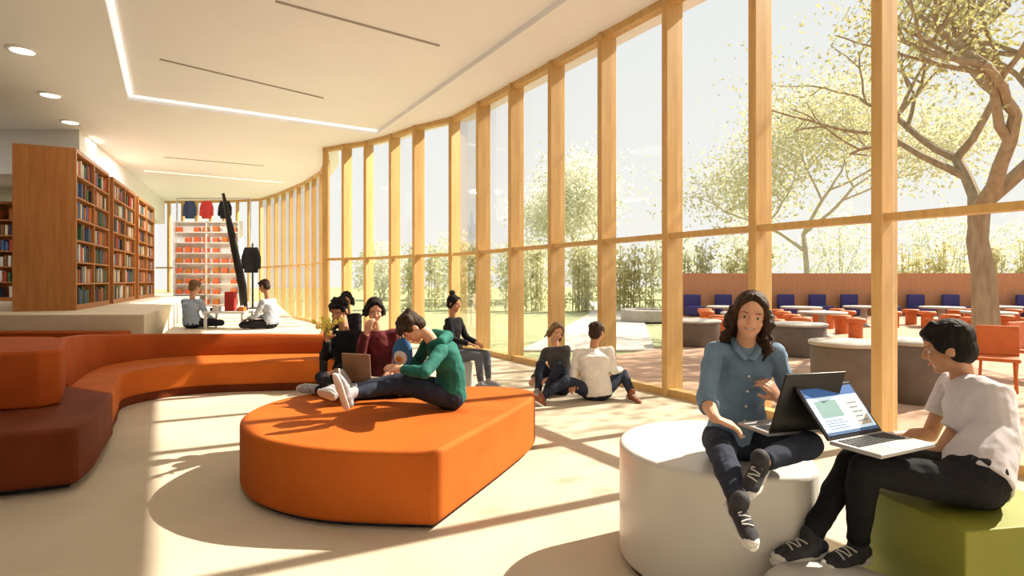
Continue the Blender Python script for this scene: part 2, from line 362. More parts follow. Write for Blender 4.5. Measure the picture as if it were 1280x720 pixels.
def jacket(x,y,z,m,lb,S=1.0):
    r=empty('jacket',(x,y,z-.95*S),lb,'jacket'); c=V((x,y,z))
    j=MB(); j.tube([c-V((0,0,.92*S)),c-V((0,0,.5*S)),c-V((0,0,.2*S)),c-V((0,0,.08*S))],[(.24*S,.09*S),(.21*S,.09*S),(.23*S,.09*S),(.08*S,.06*S)],lat=(1,0,0))
    for k in(1,-1): j.tube([c+V((.16*k*S,0,-.14*S)),c+V((.26*k*S,0,-.4*S)),c+V((.28*k*S,-.02,-.75*S))],[.07*S,.065*S,.055*S],ball=True)
    j.build('garment',m,r,voxel=.02); MB().tube([c-V((0,0,.1*S)),c,c+V((.03,0,.03)),c+V((.03,0,.0))],.008,seg=6).build('hook','silver',r)
jacket(-11.45,19.9,4.32,'darkblue','small dark blue garment hanging on the rail, leftmost of three',.75); jacket(-10.85,19.9,4.32,'redcloth','small red garment hanging in the middle of the rail',.75); jacket(-10.2,19.9,4.32,'black_cloth','small black garment hanging on the rail, rightmost of three',.75)
jr=empty('coat_stand',(-8.15,17.6,.55),'thin black coat stand beyond the leaning black post','coat stand')
MB().lathe((-8.15,17.6,.55),[(.22,0),(.22,.03),(.03,.05),(.025,2.05),(.01,2.07)],16).build('pole','black_plastic',jr,smooth=True)
jacket(-8.15,17.5,2.55,'black_cloth','black coat hanging on the coat stand right of the leaning post',.95)
p=W(279,242,16); q=W(303,358,15.6)
o=MB().tube([p,p.lerp(q,.4),q,V((q.x+.05,q.y,.55))],[(.04,.04),(.10,.05),(.12,.05),(.11,.05)],lat=(1,0,0)).build('leaning_post','black_plastic',loc=(q.x,q.y,.55),smooth=True)
tag(o,'tall tapering black post leaning left beside the white display rack','post')
# ------------------------------------------------------------ seating
otto=[(-.44,3.22),(-1.16,3.30),(-1.68,3.60),(-1.97,4.10),(-1.92,4.68),(-1.5,5.08),(-.8,5.24),(-.15,5.22),(.16,5.05),(.18,4.75),(-.02,4.2),(-.44,3.22)]
oc=catmull(otto,8)[:-1]
r=empty('ottoman',(-1,4.3,0),'large rounded orange ottoman with one pointed corner, in the middle of carpet','ottoman')
def shrink(P,k,c=(-.95,4.3)): return [(c[0]+(x-c[0])*k,c[1]+(y-c[1])*k) for x,y in P]
MB().prism(oc,.03,.46).build('cushion_body','orange',r,bevel=.03,bseg=4)
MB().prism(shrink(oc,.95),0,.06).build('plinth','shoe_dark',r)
secs=[(-3.62,5.08,-4.30,5.42,.42,.88),(-4.02,5.72,-4.80,6.35,.41,.82),(-4.38,6.40,-5.0,7.1,.40,.75),(-4.05,7.02,-4.62,7.68,.40,.70),(-3.2,7.25,-3.5,7.95,.40,.67),(-1.95,7.35,-2.05,8.06,.40,.64)]
ss=catmull(secs,8)
def loft(name,prof,m,r,bev):
    mb=MB(); rows=[prof(*s) for s in ss]; k=len(rows[0])
    for row in rows: mb.v+=row
    for i in range(len(rows)-1):
        for j in range(k):
            j2=(j+1)%k; mb.f.append((i*k+j,(i+1)*k+j,(i+1)*k+j2,i*k+j2))
    mb.f.append(tuple(range(k))); mb.f.append(tuple(reversed([(len(rows)-1)*k+j for j in range(k)])))
    return mb.build(name,m,r,bevel=bev,bseg=4)
r=empty('serpentine_bench',(-4,6.3,0),'long curving burnt orange upholstered bench with a tall rounded backrest, on the left','bench')
def dv(fx,fy,bx,by): return V((bx-fx,by-fy,0)).normalized()
def seatp(fx,fy,bx,by,zs,zb):
    q=dv(fx,fy,bx,by)*.02
    return [V((fx,fy,.10))+q,V((fx,fy,zs)),V((bx,by,zs)),V((bx,by,.10))]
def basep(fx,fy,bx,by,zs,zb):
    q=dv(fx,fy,bx,by)
    return [V((fx,fy,.0))+q*.06,V((fx,fy,.10))+q*.05,V((bx,by,.10)),V((bx,by,.0))]
def backp(fx,fy,bx,by,zs,zb):
    dd=dv(fx,fy,bx,by); b=V((bx,by,0)); t=b+dd*.27; b1=b+dd*.06; b2=b+dd*.11
    return [b+V((0,0,.01)),b+V((0,0,zs)),b1+V((0,0,zb-.05)),b2+V((0,0,zb)),t-dd*.05+V((0,0,zb)),t+V((0,0,zb-.05)),t+V((0,0,.01))]
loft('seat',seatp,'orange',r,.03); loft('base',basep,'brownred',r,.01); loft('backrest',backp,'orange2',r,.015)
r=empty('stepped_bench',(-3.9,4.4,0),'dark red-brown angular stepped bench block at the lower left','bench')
MB().prism([(-5.2,3.30),(-3.4,3.66),(-2.98,3.84),(-3.10,4.15),(-3.58,5.02),(-4.26,5.36),(-5.2,5.36)],.05,.44).build('seat','brownred',r,bevel=.03,bseg=4)  # shade of the near bench end painted as darker upholstery
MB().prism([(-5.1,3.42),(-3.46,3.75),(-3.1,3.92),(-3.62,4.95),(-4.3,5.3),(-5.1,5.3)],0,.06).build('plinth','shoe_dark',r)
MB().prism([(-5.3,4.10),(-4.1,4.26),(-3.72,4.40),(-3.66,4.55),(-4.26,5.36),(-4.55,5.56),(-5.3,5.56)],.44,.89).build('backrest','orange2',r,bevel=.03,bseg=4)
r=empty('straight_bench',(-7.5,8.6,0),'straight orange bench against the cream raised platform at the left','bench')
MB().obox(V((-10,8.15,.02)),(3.9,0,0),(0,.6,0),(0,0,.36)).build('seat','orange2',r,bevel=.03)
MB().obox(V((-10,8.76,.02)),(3.9,0,0),(0,.22,0),(0,0,.62)).build('backrest','orange2',r,bevel=.03)
# stools
SCn=V((1.065,2.9,0)); o=empty('sculpted_stool',SCn,'large glossy off-white stool with curved left side under the woman in blue shirt','stool')
sp_=[(1.065+.5*math.cos(a),2.9+.5*math.sin(a)) for a in [math.radians(x) for x in range(95,271,7)]]+[(1.2,2.40),(1.29,2.42),(1.36,2.48),(1.40,2.56),(1.46,2.75),(1.50,2.95),(1.50,3.12),(1.44,3.26),(1.33,3.36),(1.18,3.40)]
MB().prism(sp_,.03,.602).build('stool_body','stool',o,bevel=.02,bseg=4)
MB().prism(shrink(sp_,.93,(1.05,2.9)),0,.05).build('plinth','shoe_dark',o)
PC=V((1.25,2.08,0)); o=empty('low_pouf',PC,'low round white pouf under the feet of the boy with laptop','pouf')
MB().lathe(PC,[(.27,.0),(.295,.03),(.3,.08),(.3,.23),(.29,.265),(.27,.28),(.2,.285),(.01,.287)],56).build('pouf_body','stool',o,smooth=True)
a=V((1.62,2.0,0)); e1=V((.985,.17,0)); e2=V((-.17,.985,0))
o=empty('cube_seat',a+e1*.3+e2*.25,'olive green cube seat under the boy in the pale t-shirt','stool')
MB().obox(a+V((0,0,.03)),e1*.62,e2*.5,V((0,0,.52))).build('cube_body','lime',o,bevel=.007,bseg=3)
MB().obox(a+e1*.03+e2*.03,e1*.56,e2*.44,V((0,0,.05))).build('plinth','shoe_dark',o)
c=W(568,442,7.65); c.z=0
o=MB().lathe(c,[(.22,0),(.25,.03),(.25,.3),(.22,.35),(.01,.352)],32).build('round_pouf','stool',loc=c,smooth=True); tag(o,'low round pale pouf under the woman with a hair bun','pouf')
# ------------------------------------------------------------ people
def hand(mb,wr,dr,pn,th,curl=.5,S=1.0):
    dr=dr.normalized(); pn=(pn-dr*pn.dot(dr)).normalized(); s=th-dr*th.dot(dr)-pn*th.dot(pn)
    s=s.normalized() if s.length>1e-3 else dr.cross(pn)
    mb.ell(wr+dr*.045*S,(.036*S,.05*S,.015*S),(s,dr,pn))
    for k,(off,L) in enumerate(((.030,.068),(.010,.076),(-.011,.070),(-.030,.055))):
        kn=wr+dr*(.085-.004*abs(k-1))*S+s*off*S
        mb.tube([wr+dr*.01*S+s*off*.5*S,kn],[.014*S,.012*S],seg=8,ball=True)
        p=kn; a=curl*.5
        for fr,rr in ((.45,.0098),(.32,.0088),(.23,.0078)):
            dd=dr*math.cos(a)+pn*math.sin(a)+s*off*1.2; dd.normalize(); q=p+dd*L*fr*S
            mb.tube([p,q],[rr*S,rr*.9*S],seg=8,ball=True); p=q; a+=curl*.7
    p=wr+dr*.025*S+s*.024*S; dd=(dr*.62+s*.68+pn*.35).normalized()
    q=p+dd*.042*S; mb.tube([p,q],[.014*S,.011*S],seg=8,ball=True)
    q2=q+(dr*.85+s*.3+pn*.4).normalized()*.032*S; mb.tube([q,q2],[.0108*S,.009*S],seg=8,ball=True)
def perp(v,a): v=v-a*v.dot(a); return v.normalized()
def person(label,pel,neck,head,right,hf,skin,hair,hairstyle,top,bottom,shoe,sleeve='long',S=1.0,legs='cross',vox=.009,detail=1,
           J=None,back=.03,seat=None,curl=.6,floorz=0,extra=None,hd={},slim=1.0,ss_=1.0):
    J=J or {}; right=V(right).normalized(); up=(neck-pel).normalized(); right=perp(right,up); fwd=up.cross(right)
    hfwd=V(hf).normalized(); flat_f=V((0,0,1)).cross(right); flat_f.z=0; flat_f.normalize(); fr=V((right.x,right.y,0)).normalized(); Z=V((0,0,1))
    g=dict(J)
    for sd_,k in (('R',1),('L',-1)):
        g.setdefault('sh'+sd_,neck+right*.158*S*k*slim-up*.04*S)
        g.setdefault('hip'+sd_,pel+right*.09*S*k)
        hp=g['hip'+sd_]
        if legs=='cross':
            g.setdefault('kn'+sd_,hp+(flat_f*.30+fr*.22*k-Z*.02).normalized()*.40*S)
            g.setdefault('an'+sd_,pel+flat_f*(.30+.05*k)*S-fr*.14*k*S-Z*.03*S)
            g.setdefault('to'+sd_,(-fr*k*.9+flat_f*.4))
        elif legs=='chair':
            g.setdefault('kn'+sd_,hp+(flat_f*.42+fr*.04*k+Z*.01)*S)
            g.setdefault('an'+sd_,V((g['kn'+sd_].x,g['kn'+sd_].y,floorz+.09))+flat_f*.03)
            g.setdefault('to'+sd_,flat_f)
        elif legs=='kneesup':
            g.setdefault('kn'+sd_,hp+(flat_f*.25+fr*.05*k+Z*.32)*S)
            g.setdefault('an'+sd_,V((0,0,floorz+.08))+V((hp.x,hp.y,0))+flat_f*.42*S+fr*.04*k)
            g.setdefault('to'+sd_,flat_f)
        g.setdefault('el'+sd_,g['sh'+sd_]+(-Z*.24+right*.05*k+flat_f*.09)*S)
        g.setdefault('wr'+sd_,g['el'+sd_]+(flat_f*.20-right*.09*k-Z*.06)*S)
    base=V((pel.x,pel.y,seat if seat is not None else floorz))
    root=empty('person',base,label,'person')
    hu=perp(V(hd.get('up',(0,0,1))),hfwd); hr=hfwd.cross(hu)
    def hp_(a,b,c): return head+(hr*a+hfwd*b+hu*c)*S
    ax=(hr,hfwd,hu); fd=(.014 if detail>=2 else .012)*S
    b=MB(); mid=pel.lerp(neck,.4)-fwd*back; ch=pel.lerp(neck,.75)-fwd*back*.7
    b.tube([pel-up*.04*S,mid,ch,neck-up*.04*S],[(.12*S*slim,.095*S),(.105*S*slim,.08*S),(.13*S*slim,.085*S),(.09*S*slim,.055*S)],lat=right,ball=False)
    nk=hp_(0,-.02,-.06); b.tube([neck-up*.06*S,neck.lerp(nk,.5),nk],[.050*S,.046*S,.047*S],ball=True)
    b.ell(hp_(0,-.012,.032),(.073*S,.092*S,.080*S),ax); b.ell(hp_(0,.022,-.03),(.057*S,.062*S,.074*S),ax)
    b.ell(hp_(0,.054,-.085),(.024*S,.024*S,.019*S),ax); b.ell(hp_(0,.012,-.062),(.045*S,.055*S,.035*S),ax)
    b.tube([hp_(0,.078,.010),hp_(0,.093,-.020)],[.008*S,.011*S],ball=True); b.ell(hp_(0,.085,-.025),(.0145*S,.012*S,.008*S),ax)
    for k in (1,-1):
        b.ell(hp_(.074*k,-.008,-.008),(.010*S,.020*S,.030*S),ax); b.ell(hp_(.035*k,.057,-.028),(.022*S,.02*S,.02*S),ax)
        b.ell(hp_(.03*k,.063,.026),(.026*S,.013*S,.009*S),ax)
    for sd_,k in (('R',1),('L',-1)):
        sh,el,wr=g['sh'+sd_],g['el'+sd_],g['wr'+sd_]
        b.tube([neck-up*.05*S,sh],[.040*S,.040*S],ball=True); b.tube([sh,el],[.040*S,.034*S],ball=True); b.tube([el,el.lerp(wr,.35),wr],[.034*S,.034*S,.023*S],ball=True)
        hdir=V(g.get('hd'+sd_,(wr-el))); pn=V(g.get('pn'+sd_,(0,0,-1))); th=V(g.get('th'+sd_,-right*k+V((0,0,.2))))
        hand(b,wr,hdir,pn,th,g.get('cu'+sd_,curl),S*.96)
        hp0,kn,an=g['hip'+sd_],g['kn'+sd_],g['an'+sd_]
        b.tube([hp0,kn],[.070*S,.044*S],ball=True); b.tube([kn,kn.lerp(an,.3),an],[.043*S,.043*S,.032*S],ball=True)
        b.ell(pel,(.13*S*slim,.095*S,.085*S),(right,fwd,up))
    b.build('body',skin,root,voxel=vox*.75 if detail<2 else .0048,sm=2)
    s=MB(); s.tube([pel-up*.03*S,pel+up*.08*S-fwd*back*.4,mid,ch,neck-up*.06*S,neck+up*.002*S],[(.156*S*slim,.122*S),(.150*S*slim,.118*S),(.132*S*slim,.106*S),(.160*S*slim,.117*S),(.125*S*slim,.08*S),(.060*S,.056*S)],lat=right,seg=20)
    am=.94 if slim<1 else 1.0
    for sd_,k in (('R',1),('L',-1)):
        sh,el,wr=g['sh'+sd_],g['el'+sd_],g['wr'+sd_]
        s.tube([neck-up*.05*S,sh],[.052*S,.052*S*am],ball=True)
        if sleeve=='short': s.ell(sh,.056*S); s.tube([sh,sh.lerp(el,.62)],[.057*S,.062*S])
        else:
            s.tube([sh,el],[.053*S*am,.045*S*am]); s.ell(el,.045*S*am)
            e=el.lerp(wr,.35 if sleeve=='rolled' else .93); s.tube([el,e],[.045*S*am,(.043 if sleeve=='rolled' else .036)*S])
            if sleeve=='rolled': s.tube([el.lerp(wr,.25),el.lerp(wr,.4)],[.046*S,.046*S])
            for q in range(3):
                s.ell(sh.lerp(el,.72+.12*q)+(V((.3,.2,.1))*.012*((-1)**q)),.046*S*am)
    s.build('shirt',top,root,voxel=vox,sm=3,fold=fd*(.8 if sleeve=='short' else 1.4))
    t=MB(); t.ell(pel-up*.01*S,(.158*S*slim,.126*S,.105*S),(right,fwd,up))
    for sd_ in 'RL':
        hp0,kn,an=g['hip'+sd_],g['kn'+sd_],g['an'+sd_]
        t.tube([hp0,hp0.lerp(kn,.45),kn],[.084*S,.076*S,.058*S]); t.ell(hp0,.084*S); t.ell(kn,.058*S)
        t.tube([kn,kn.lerp(an,.3),kn.lerp(an,.93)],[.058*S,.056*S,.041*S])
    t.build('trousers',bottom,root,voxel=vox,sm=3,fold=fd)
    Q=S*ss_
    for sd_ in 'RL':
        kn,an=g['kn'+sd_],g['an'+sd_]; td=V(g['to'+sd_]).normalized(); su=(kn-an)
        if 'su'+sd_ in g: su=V(g['su'+sd_])
        su=su-td*su.dot(td)
        su=su.normalized() if su.length>.05 else perp(Z,td)
        la=td.cross(su)
        f=MB(); hl=an-td*.045*Q-su*.04*Q
        f.tube([an+su*.02*S,an-su*.045*Q],[.038*S,.042*Q],ball=True)
        f.tube([hl-td*.012*Q,hl+td*.04*Q,hl+td*.11*Q,hl+td*.17*Q-su*.008*Q,hl+td*.205*Q-su*.012*Q],[(.030*Q,.028*Q),(.037*Q,.038*Q),(.042*Q,.034*Q),(.044*Q,.026*Q),(.030*Q,.018*Q)],lat=la,ball=True)
        sh=f.build('shoe',shoe,root,voxel=vox*.8,sm=2)
        q=MB(); c=hl-su*.032*Q
        q.tube([c-td*.037*Q,c-td*.02*Q,c+td*.06*Q,c+td*.15*Q,c+td*.205*Q,c+td*.23*Q],[(.022*Q,.015*Q),(.038*Q,.015*Q),(.041*Q,.015*Q),(.048*Q,.015*Q),(.036*Q,.015*Q),(.016*Q,.013*Q)],lat=la,seg=16)
        q.build('sole','rubber',sh,smooth=True)
        if detail>=1:
            q=MB()
            for j in range(5):
                c=hl+td*(.065+.02*j)*Q+su*(.039-.0045*j)*Q
                q.tube([c-la*.024*Q+td*.006*Q*((-1)**j),c+su*.004*Q,c+la*.024*Q-td*.006*Q*((-1)**j)],.0038*Q,seg=6)
            q.build('laces','rubber',sh,smooth=True)
        if detail>=2:
            MB().ell(hl+td*.195*Q-su*.014*Q,(.036*Q,.034*Q,.019*Q),(la,td,su)).build('toe_cap','rubber',sh,smooth=True)
    h=MB(); h.ell(hp_(0,-.024,.042),(.083*S,.095*S,.087*S),ax); h.ell(hp_(0,-.05,-.01),(.076*S,.060*S,.075*S),ax)
    rnd=random.Random(len(label))
    if hairstyle=='straight':
        for k in(1,-1):
            h.ell(hp_(.066*k,.0,.025),(.020*S,.045*S,.045*S),ax); h.tube([hp_(.074*k,.03,.03),hp_(.075*k,.022,-.005)],[.012*S,.006*S],ball=True)
            h.ell(hp_(.03*k,.045,.082),(.045*S,.035*S,.026*S),ax); h.ell(hp_(.05*k,-.04,-.02),(.03*S,.045*S,.05*S),ax)
        for i in range(14):
            a=-1.1+2.2*i/13; x=math.sin(a)*.066
            h.tube([hp_(x*.5,.02,.118),hp_(x*.9,.062,.088),hp_(x,.074-.025*abs(math.sin(a)),.052)],[.014*S,.012*S,.005*S],seg=6,ball=True)
    if hairstyle in('short','curly'):
        n_=26 if hairstyle=='curly' else 30
        for i in range(n_):
            a=rnd.uniform(0,2*math.pi); c=rnd.uniform(.15,.95); rr=math.sqrt(1-c*c)
            h.ell(hp_(math.cos(a)*rr*.078,-.024+math.sin(a)*rr*.09,.042+c*.078),rnd.uniform(.014,.022)*S*(1.3 if hairstyle=='curly' else .85),seg=8,rg=5)
        for k in(1,-1): h.ell(hp_(.07*k,.02,.03),(.014*S,.028*S,.035*S),ax)
        h.tube([hp_(-.055,.055,.075),hp_(0,.074,.085),hp_(.055,.055,.072)],[.016*S,.02*S,.014*S],ball=True)
        if hd.get('fringe'):
            for i in range(9):
                x=-.06+.015*i; h.tube([hp_(x,.06,.085),hp_(x,.088,.06),hp_(x*1.05,.094,.03+.01*(i%2))],[.016*S,.013*S,.006*S],seg=6,ball=True)
    if hairstyle in('long','bun'):
        for k in(1,-1):
            h.tube([hp_(.01*k,.05,.10),hp_(.055*k,.045,.062),hp_(.074*k,.015,.0),hp_(.074*k,-.01,-.05)],[.016*S,.017*S,.017*S,.018*S],ball=True)
        if hairstyle=='bun': h.ell(hp_(0,-.06,.145),(.042*S,.042*S,.038*S),ax)
        else:
            n_=hd.get('n',16)
            for i in range(n_):
                a=math.pi*(i/(n_-1)); x=math.cos(a)*.078; y=-.02-math.sin(a)*.07; p=[]
                ln=hd.get('len',.17)*rnd.uniform(.8,1.1); ph=rnd.uniform(0,6); am_=hd.get('wave',.012)
                for j in range(9):
                    tt=j/8; p.append(hp_(x*(1+.36*tt)+am_*math.sin(ph+tt*13),y+am_*math.cos(ph+tt*12)-.01*tt,.03-tt*ln))
                h.tube(p,[.016*S,.017*S,.017*S,.016*S,.015*S,.014*S,.012*S,.009*S,.005*S],seg=8)
    h.build('hair',hair,root,voxel=.009 if detail<2 else .005,sm=1)
    if detail>=1:
        for k in(1,-1):
            e=MB().ell(hp_(.030*k,.0650,.0),(.0122*S,.010*S,.0055*S),ax).build('eye','eyewhite',root,smooth=True)
            MB().ell(hp_(.030*k,.0725,.0),(.0058*S,.004*S,.0053*S),ax).build('iris','iris',e,smooth=True)
            MB().tube([hp_(.016*k,.0805,.021),hp_(.034*k,.0775,.025),hp_(.05*k,.066,.020)],[.0016*S,.0022*S,.0012*S],seg=6,ball=True).build('eyebrow',hair,root,smooth=True)
        smile=hd.get('smile',0)
        MB().tube([hp_(-.024,.0745,-.050),hp_(-.012,.0815,-.056),hp_(0,.084,-.057),hp_(.012,.0815,-.056),hp_(.024,.0745,-.050)],[.0025*S,.005*S,.0055*S,.005*S,.0025*S],seg=8,ball=True).build('lips','lips',root,smooth=True)
        if smile: MB().tube([hp_(-.017,.082,-.0525),hp_(0,.0885,-.0555),hp_(.017,.082,-.0525)],[.0015*S,.0032*S,.0015*S],seg=6).build('teeth','teeth',root,smooth=True)
    if extra: extra(root,g,hp_,right,up,fwd,neck,pel,S)
    return root
# --- woman in denim shirt
pel=W(920,549,2.70); neck=bone(pel,931,430,.48,-1); head=bone(neck,938,395,.155,-1)
rt=V((-.98,.12,0)).normalized()
J={}; hipR=pel+rt*.08; hipL=pel-rt*.08; J['hipR']=hipR; J['hipL']=hipL
J['knR']=bone(hipR,905,574,.39,-1); J['anR']=bone(J['knR'],924,630,.32,-1); J['toR']=V((.05,-.90,-.42)); J['suR']=(0,-.3,1)
J['knL']=bone(hipL,1012,556,.39,-1); J['anL']=bone(J['knL'],950,577,.35,-1); J['toL']=V((-.62,-.6,-.45)); J['suL']=(-.1,-.4,.9)
shR=neck+rt*.136-V((0,0,.035)); shL=neck-rt*.136-V((0,0,.035)); J['shR']=shR; J['shL']=shL
J['elR']=bone(shR,882,500,.255,-1); J['wrR']=bone(J['elR'],894,523,.215,-1); J['hdR']=V((.9,-.1,-.35)); J['pnR']=V((0,.1,-1)); J['thR']=V((.2,.7,.3))
J['elL']=bone(shL,986,496,.255,1); J['wrL']=bone(J['elL'],974,500,.215,-1); J['hdL']=V((-.55,.1,.8)); J['pnL']=V((-.4,.8,-.2)); J['thL']=V((-.7,-.2,-.2)); J['cuL']=.9
def shirt_bits(root,g,hp_,right,up,fwd,neck,pel,S):
    c=MB()
    for k in(1,-1):
        c.tube([neck-fwd*.05+up*.02,neck+right*.05*k+up*.02,neck+right*.045*k+fwd*.055-up*.01,neck+fwd*.085-up*.05+right*.01*k],[(.012,.020)]*4,lat=up,seg=10)
    c.build('collar','denim_shirt',root,voxel=.005,sm=1)
    for j in range(5):
        p=neck.lerp(pel,.25+.15*j)+fwd*(.103 if j<4 else .113)
        MB().ell(p,.006).build('button','rubber',root,smooth=True)
person('woman in blue denim shirt with long curly dark hair sitting on white sculpted stool',pel,neck,head,rt,(-.34,-.92,-.06),'skin_light','hair_brown','long','denim_shirt','navy','shoe_dark','rolled',.92,'cross',.0065,2,J,.02,seat=.602,curl=.55,extra=shirt_bits,hd={'len':.23,'smile':1,'up':(.14,0,1),'wave':.024,'n':24},slim=.95,ss_=.86)
# --- boy pale tee
pel=W(1214,600,2.25); neck=bone(pel,1206,477,.465,1); head=bone(neck,1184,435,.17,-1)
rt=V((.42,.91,0)).normalized(); J={}
hipL=pel-rt*.085; hipR=pel+rt*.085; J['hipL']=hipL; J['hipR']=hipR
J['knL']=bone(hipL,1080,586,.42,-1); J['anL']=bone(J['knL'],1072,682,.38,1); J['toL']=V((-.85,-.35,-.05))
J['knR']=bone(hipR,1066,576,.42,-1); J['anR']=bone(J['knR'],1012,674,.38,-1); J['toR']=V((-.95,-.2,-.05))
shL=neck-rt*.175-V((0,0,.035)); shR=neck+rt*.175-V((0,0,.035)); J['shL']=shL; J['shR']=shR
J['elL']=bone(shL,1178,566,.27,-1); J['wrL']=bone(J['elL'],1128,560,.235,1); J['hdL']=V((-.9,.25,-.05)); J['pnL']=V((0,0,-1)); J['thL']=V((-.2,.8,.3))
J['elR']=bone(shR,1160,548,.27,1); J['wrR']=bone(J['elR'],1116,545,.235,-1); J['hdR']=V((-.9,.0,-.05)); J['pnR']=V((0,0,-1)); J['thR']=V((-.2,-.8,.3))
person('boy in pale t-shirt and black trousers sitting on green cube using laptop',pel,neck,head,rt,(-.76,.60,-.30),'skin_tan','hair_black','straight','tee','black_cloth','shoe_dark','short',1.0,'chair',.0065,2,J,.06,seat=.55,curl=.5,slim=1.2)
# --- teal hoodie
pel=W(562,493,4.36); neck=bone(pel,543,425,.47,-1); head=bone(neck,512,408,.19,-1)
rt=V((-.3,.9,0)).normalized(); J={}
hipL=pel-rt*.085; hipR=pel+rt*.085
J['knL']=bone(hipL,500,481,.41,-1); J['anL']=bone(J['knL'],440,492,.40,-1); J['toL']=V((-.25,-.2,.95))
J['knR']=bone(hipR,505,474,.41,1); J['anR']=bone(J['knR'],428,488,.40,-1); J['toR']=V((-.3,.1,.95))
shL=neck-rt*.155-V((0,0,.04)); shR=neck+rt*.155-V((0,0,.04))
J['elL']=bone(shL,530,466,.27,-1); J['wrL']=bone(J['elL'],502,462,.23,1); J['pnL']=V((-.3,.7,-.5))
J['elR']=bone(shR,522,452,.27,1); J['wrR']=bone(J['elR'],497,456,.23,-1)
def hood(root,g,hp_,right,up,fwd,neck,pel,S):
    MB().tube([neck+right*.07+fwd*.05,neck+right*.10-fwd*.03+up*.01,neck-fwd*.10-up*.01,neck-right*.10-fwd*.03+up*.01,neck-right*.07+fwd*.05],[.026,.04,.05,.04,.026],ball='all').build('hood','teal',root,voxel=.009)
person('person in teal hoodie and dark jeans sitting on ottoman with legs stretched out',pel,neck,head,rt,(-.50,-.18,-.95),'skin_light','hair_brown','curly','teal','navy','shoe_grey','long',1.0,'chair',.008,1,J,.06,seat=.46,extra=hood,hd={'up':(-.7,-.25,.4),'fringe':1})
# --- maroon
pel=W(478,478,5.0); neck=bone(pel,473,413,.46,-1); head=bone(neck,468,387,.185,-1); J={}
rt=V((-.95,-.25,0)).normalized()
shR=neck+rt*.15-V((0,0,.035)); J['elR']=bone(shR,450,448,.26,-1); J['wrR']=bone(J['elR'],458,416,.23,-1); J['hdR']=V((.3,-.1,1)); J['pnR']=V((.4,.8,0))
person('person in maroon top with dark hair sitting cross-legged, hand raised to the chin',pel,neck,head,rt,(.35,-.85,-.3),'skin_light','hair_black','long','maroon','black_cloth','shoe_dark','long',.95,'cross',.008,1,J,.04,seat=.46,hd={'len':.10},slim=.92)
# --- black with flowers
pel=W(430,478,5.0); neck=bone(pel,431,413,.46,-1); head=bone(neck,423,386,.185,-1)
rt=V((-.93,.3,0)).normalized()
J={'wrR':W(409,424,4.72),'elR':W(407,446,4.85)}
hp_b=pel+rt*.09; J['knR']=bone(hp_b,402,472,.38,-1); J['anR']=bone(J['knR'],414,487,.36,-1)
person('person in black top with dark curly hair sitting behind a tan-brown laptop',pel,neck,head,rt,(-.2,-.9,-.45),'skin_tan','hair_black','curly','black_cloth','black_cloth','shoe_grey','long',.93,'cross',.008,1,J,.04,seat=.46,slim=.92)
fc=W(412,401,4.62); r=empty('flower_bouquet',W(408,428,4.64),'small bunch of pale yellow flowers in front of the person in black','flowers'); rnq=random.Random(2)
st=MB(); bl_=MB()
for i in range(18):
    q=fc+V((rnq.gauss(0,.045),rnq.gauss(0,.035),rnq.gauss(0,.028))); st.tube([W(408,428,4.64),W(409,416,4.64),q],.003,seg=5)
    for k in range(6):
        a=k*1.05; bl_.ell(q+V((math.cos(a)*.013,-.004,math.sin(a)*.013)),(.010,.006,.010),seg=6,rg=4)
st.build('stems','leaf',r); bl_.build('blossoms','yellow',r,smooth=True)
# --- on bench end
pel=W(436,438,7.72); neck=bone(pel,434,388,.50,-1); head=bone(neck,432,366,.19,-1)
person('dark-haired person in black seated farther back on the curved bench end',pel,neck,head,(-.95,.2,0),(.2,-.9,-.3),'skin_tan','hair_black','long','black_cloth','black_cloth','shoe_dark','long',1.0,'chair',.010,1,{},.03,seat=.40,floorz=0,hd={'len':.13})
# --- bun woman
pel=W(568,443,7.65); neck=bone(pel,567,393,.50,1); head=bone(neck,568,371,.19,-1); J={}
rt=V((-.35,-.93,0)).normalized()
person('woman in black top with a hair bun and grey jeans, sitting on a pouf',pel,neck,head,rt,(.85,-.35,-.2),'skin_tan','hair_black','bun','black_cloth','grey_jeans','shoe_grey','long',1.0,'chair',.010,1,J,.03,seat=.352,floorz=0)
# --- floor girl
pel=W(700,483,7.15); neck=bone(pel,694,430,.50,1); head=bone(neck,696,406,.19,-1); J={}
rt=V((-.75,.65,0)).normalized(); hipR=pel+rt*.09; hipL=pel-rt*.09
J['knR']=bone(hipR,676,456,.40,-1); J['anR']=bone(J['knR'],672,491,.38,-1); J['knL']=bone(hipL,698,458,.40,-1); J['anL']=bone(J['knL'],681,493,.38,-1); J['toR']=V((-.4,-.8,-.1)); J['toL']=V((-.4,-.8,-.1))
person('girl with light brown hair in dark top sitting on floor with knees raised',pel,neck,head,rt,(.25,-.9,-.25),'skin_light','hair_light','long','darkgrey','navy','shoe_grey','long',1.06,'kneesup',.010,1,J,.05,seat=0,hd={'len':.15,'smile':1,'up':(.3,0,1)})
